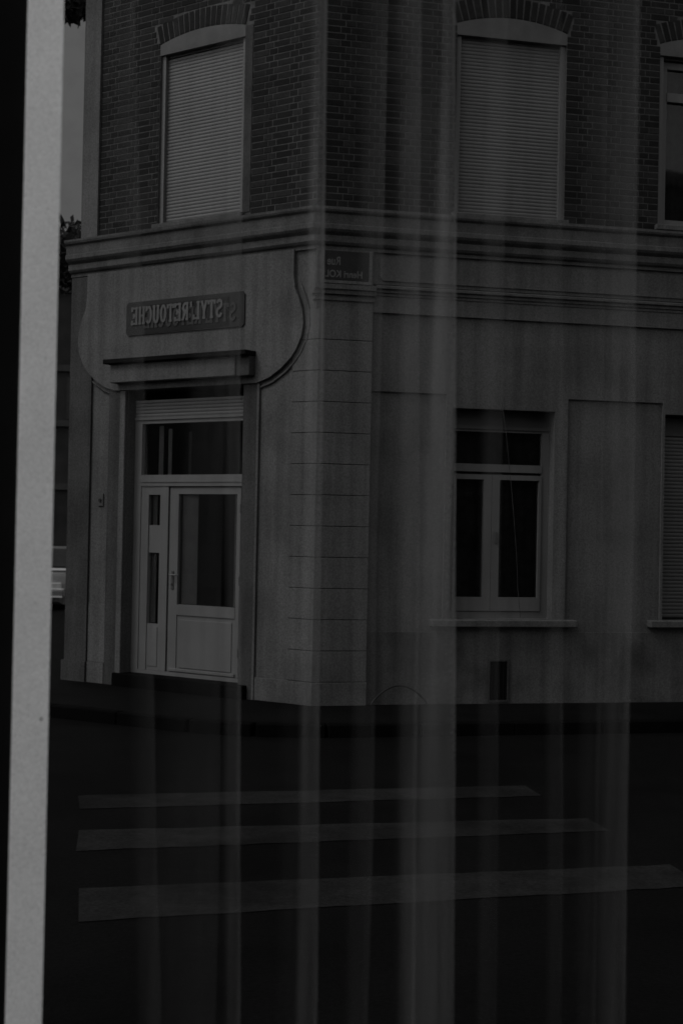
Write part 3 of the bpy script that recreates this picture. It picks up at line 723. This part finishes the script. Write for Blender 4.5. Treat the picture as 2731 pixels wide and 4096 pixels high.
# parked car (seen end on)
CARP = mat('car_paint', .20, .3, .03, 2, 0, 0, 0, .5); CHROME = mat('chrome', .85, .2, 0, 1); RUB = mat('rubber', .02, .8); LMP = mat('lamp_lens', .55, .15, .1, 20)
cx0, cy0 = -6.72, 30.6
car = thing('parked_car', (cx0, cy0+2, ZR), 'pale grey car parked nose-on in the side street by the dark house', 'car')
prof = [  # y, half width at sill, half width at belt, z belt, half width at roof, z roof
    (0.00, .70, .74, .62, .70, .66), (.10, .80, .82, .70, .76, .76), (.45, .83, .85, .76, .78, .84), (.95, .84, .86, .84, .78, .92),
    (1.15, .84, .86, .88, .74, .98), (1.75, .84, .86, .90, .62, 1.40), (2.3, .84, .86, .92, .62, 1.46), (3.1, .84, .86, .93, .60, 1.44), (3.75, .82, .84, .92, .66, 1.02), (3.95, .76, .78, .86, .64, .90)]
bm = BM(); rows = []
for (y, a, b, zb, c, zr) in prof:
    zb += ZR; zr += ZR; lowz = ZR+(.24 if y > .05 else .30)
    half = [(a*.96, lowz), (a, lowz+.12), (b, zb-.12), (b*.985, zb), (c, zr-.03), (c*.82, zr)]
    rows.append([bm.verts.new((cx0+x, cy0+y, z)) for x, z in half]+[bm.verts.new((cx0-x, cy0+y, z)) for x, z in reversed(half)])
for a, b in zip(rows, rows[1:]):
    for i in range(12): bm.faces.new((a[i], a[(i+1) % 12], b[(i+1) % 12], b[i]))
bm.faces.new(rows[0]); bm.faces.new(rows[-1]); body = obj('body', bm, CARP, car, smooth=False)
def cbox(name, m, par, x0, x1, y0, y1, z0, z1, bv=.01):
    bm = BM(); wbox(bm, cx0+x0, cx0+x1, cy0+y0, cy0+y1, ZR+z0, ZR+z1); return obj(name, bevel(bm, bv) if bv else bm, m, par)
bm = BM(); quad(bm, [(cx0-.66, cy0+1.17, ZR+1.015), (cx0+.66, cy0+1.17, ZR+1.015), (cx0+.54, cy0+1.72, ZR+1.40), (cx0-.54, cy0+1.72, ZR+1.40)])
bmesh.ops.translate(bm, verts=bm.verts, vec=(0, -.02, .012)); obj('windscreen', bm, DARKM, car)
cbox('bumper', CARP, car, -.80, .80, -.10, .14, .40, .56, .03); cbox('bumper_trim', CHROME, car, -.78, .78, -.12, -.095, .39, .43, .004)
cbox('grille', RUB, car, -.38, .38, -.03, .02, .57, .66); cbox('number_plate', LMP, car, -.26, .26, -.13, -.105, .45, .55, .004)
for s in (-1, 1):
    cbox('headlight', LMP, car, min(s*.42, s*.74), max(s*.42, s*.74), -.03, .12, .575, .71, .02)
    cbox('mirror', CARP, car, min(s*.84, s*1.0), max(s*.84, s*1.0), 1.15, 1.27, .92, 1.05, .02)
    for y in (.72, 3.2):
        bm = BM(); tube(bm, [(cx0+s*.70, cy0+y, ZR+.30), (cx0+s*.875, cy0+y, ZR+.30)], .30, 20); wh = obj('wheel', bm, RUB, car)
        bm = BM(); tube(bm, [(cx0+s*.874, cy0+y, ZR+.30), (cx0+s*.885, cy0+y, ZR+.30)], .19, 16); obj('rim', bm, CHROME, wh)
cbox('hood_strip', CHROME, car, -.74, .74, .90, 1.10, .935, .985, .01)
cbox('front_trim', CHROME, car, -.79, .79, -.06, .10, .555, .585, .008)

# ------------------------------------------------------------------ unseen terrace houses on the viewer's side and down the street (added to darken the reflections and the right wall)
TB = mat('terrace_brick', .08, .9, .2, 3, .2, .2)
def terrace(x0, x1, y0, y1, h, face):
    t = thing('added_terrace_house', ((x0+x1)/2, (y0+y1)/2, ZP), 'plain brick terrace house added out of view to darken the reflections', 'house', 'added terrace houses out of view')
    bm = BM(); wbox(bm, x0, x1, y0, y1, ZR-.03, h); obj('wall', bm, TB, t)
    n_ = 3; L_ = (x1-x0) if face == 'y' else (y1-y0)
    for i in range(n_):
        for z in (1.0, 4.4):
            c = (x0 if face == 'y' else y0)+L_*(i+.5)/n_
            door = (i == 0 and z < 2); za, zb = (ZP, 2.3) if door else (z, z+1.9)
            def bx(g, out, nm, m, par):
                bm = BM()
                if face == 'y': wbox(bm, c-.55+g, c+.55-g, y1-.05, y1+out, za+g, zb-g)
                else: wbox(bm, x1-.05, x1+out, c-.55+g, c+.55-g, za+g, zb-g)
                return obj(nm, bm, m, par)
            wi = bx(0, .03, 'door' if door else 'window', PVC_G, t)
            bx(.1, .036, 'panel' if door else 'pane', DARKM, wi)
    bm = BM(); a, b = .25, 1.8
    if face == 'y': P_ = [(x0, y0-a, h), (x1, y0-a, h), (x1, y1+a, h), (x0, y1+a, h), (x0, (y0+y1)/2, h+b), (x1, (y0+y1)/2, h+b)]
    else: P_ = [(x0-a, y1, h), (x0-a, y0, h), (x1+a, y0, h), (x1+a, y1, h), ((x0+x1)/2, y1, h+b), ((x0+x1)/2, y0, h+b)]
    vv = [bm.verts.new(p) for p in P_]
    for f in ((0, 1, 5, 4), (2, 3, 4, 5), (0, 4, 3), (1, 2, 5), (0, 3, 2, 1)): bm.faces.new([vv[i] for i in f])
    obj('roof', bm, DARKM, t)
for i in range(6): terrace(-16+8*i, -8.02+8*i, -14, -6, 7.4 if i < 2 else 12.5, 'y')
for i in range(4): terrace(-40, -31, -6+8*i, 1.98+8*i, 7.4, 'x')
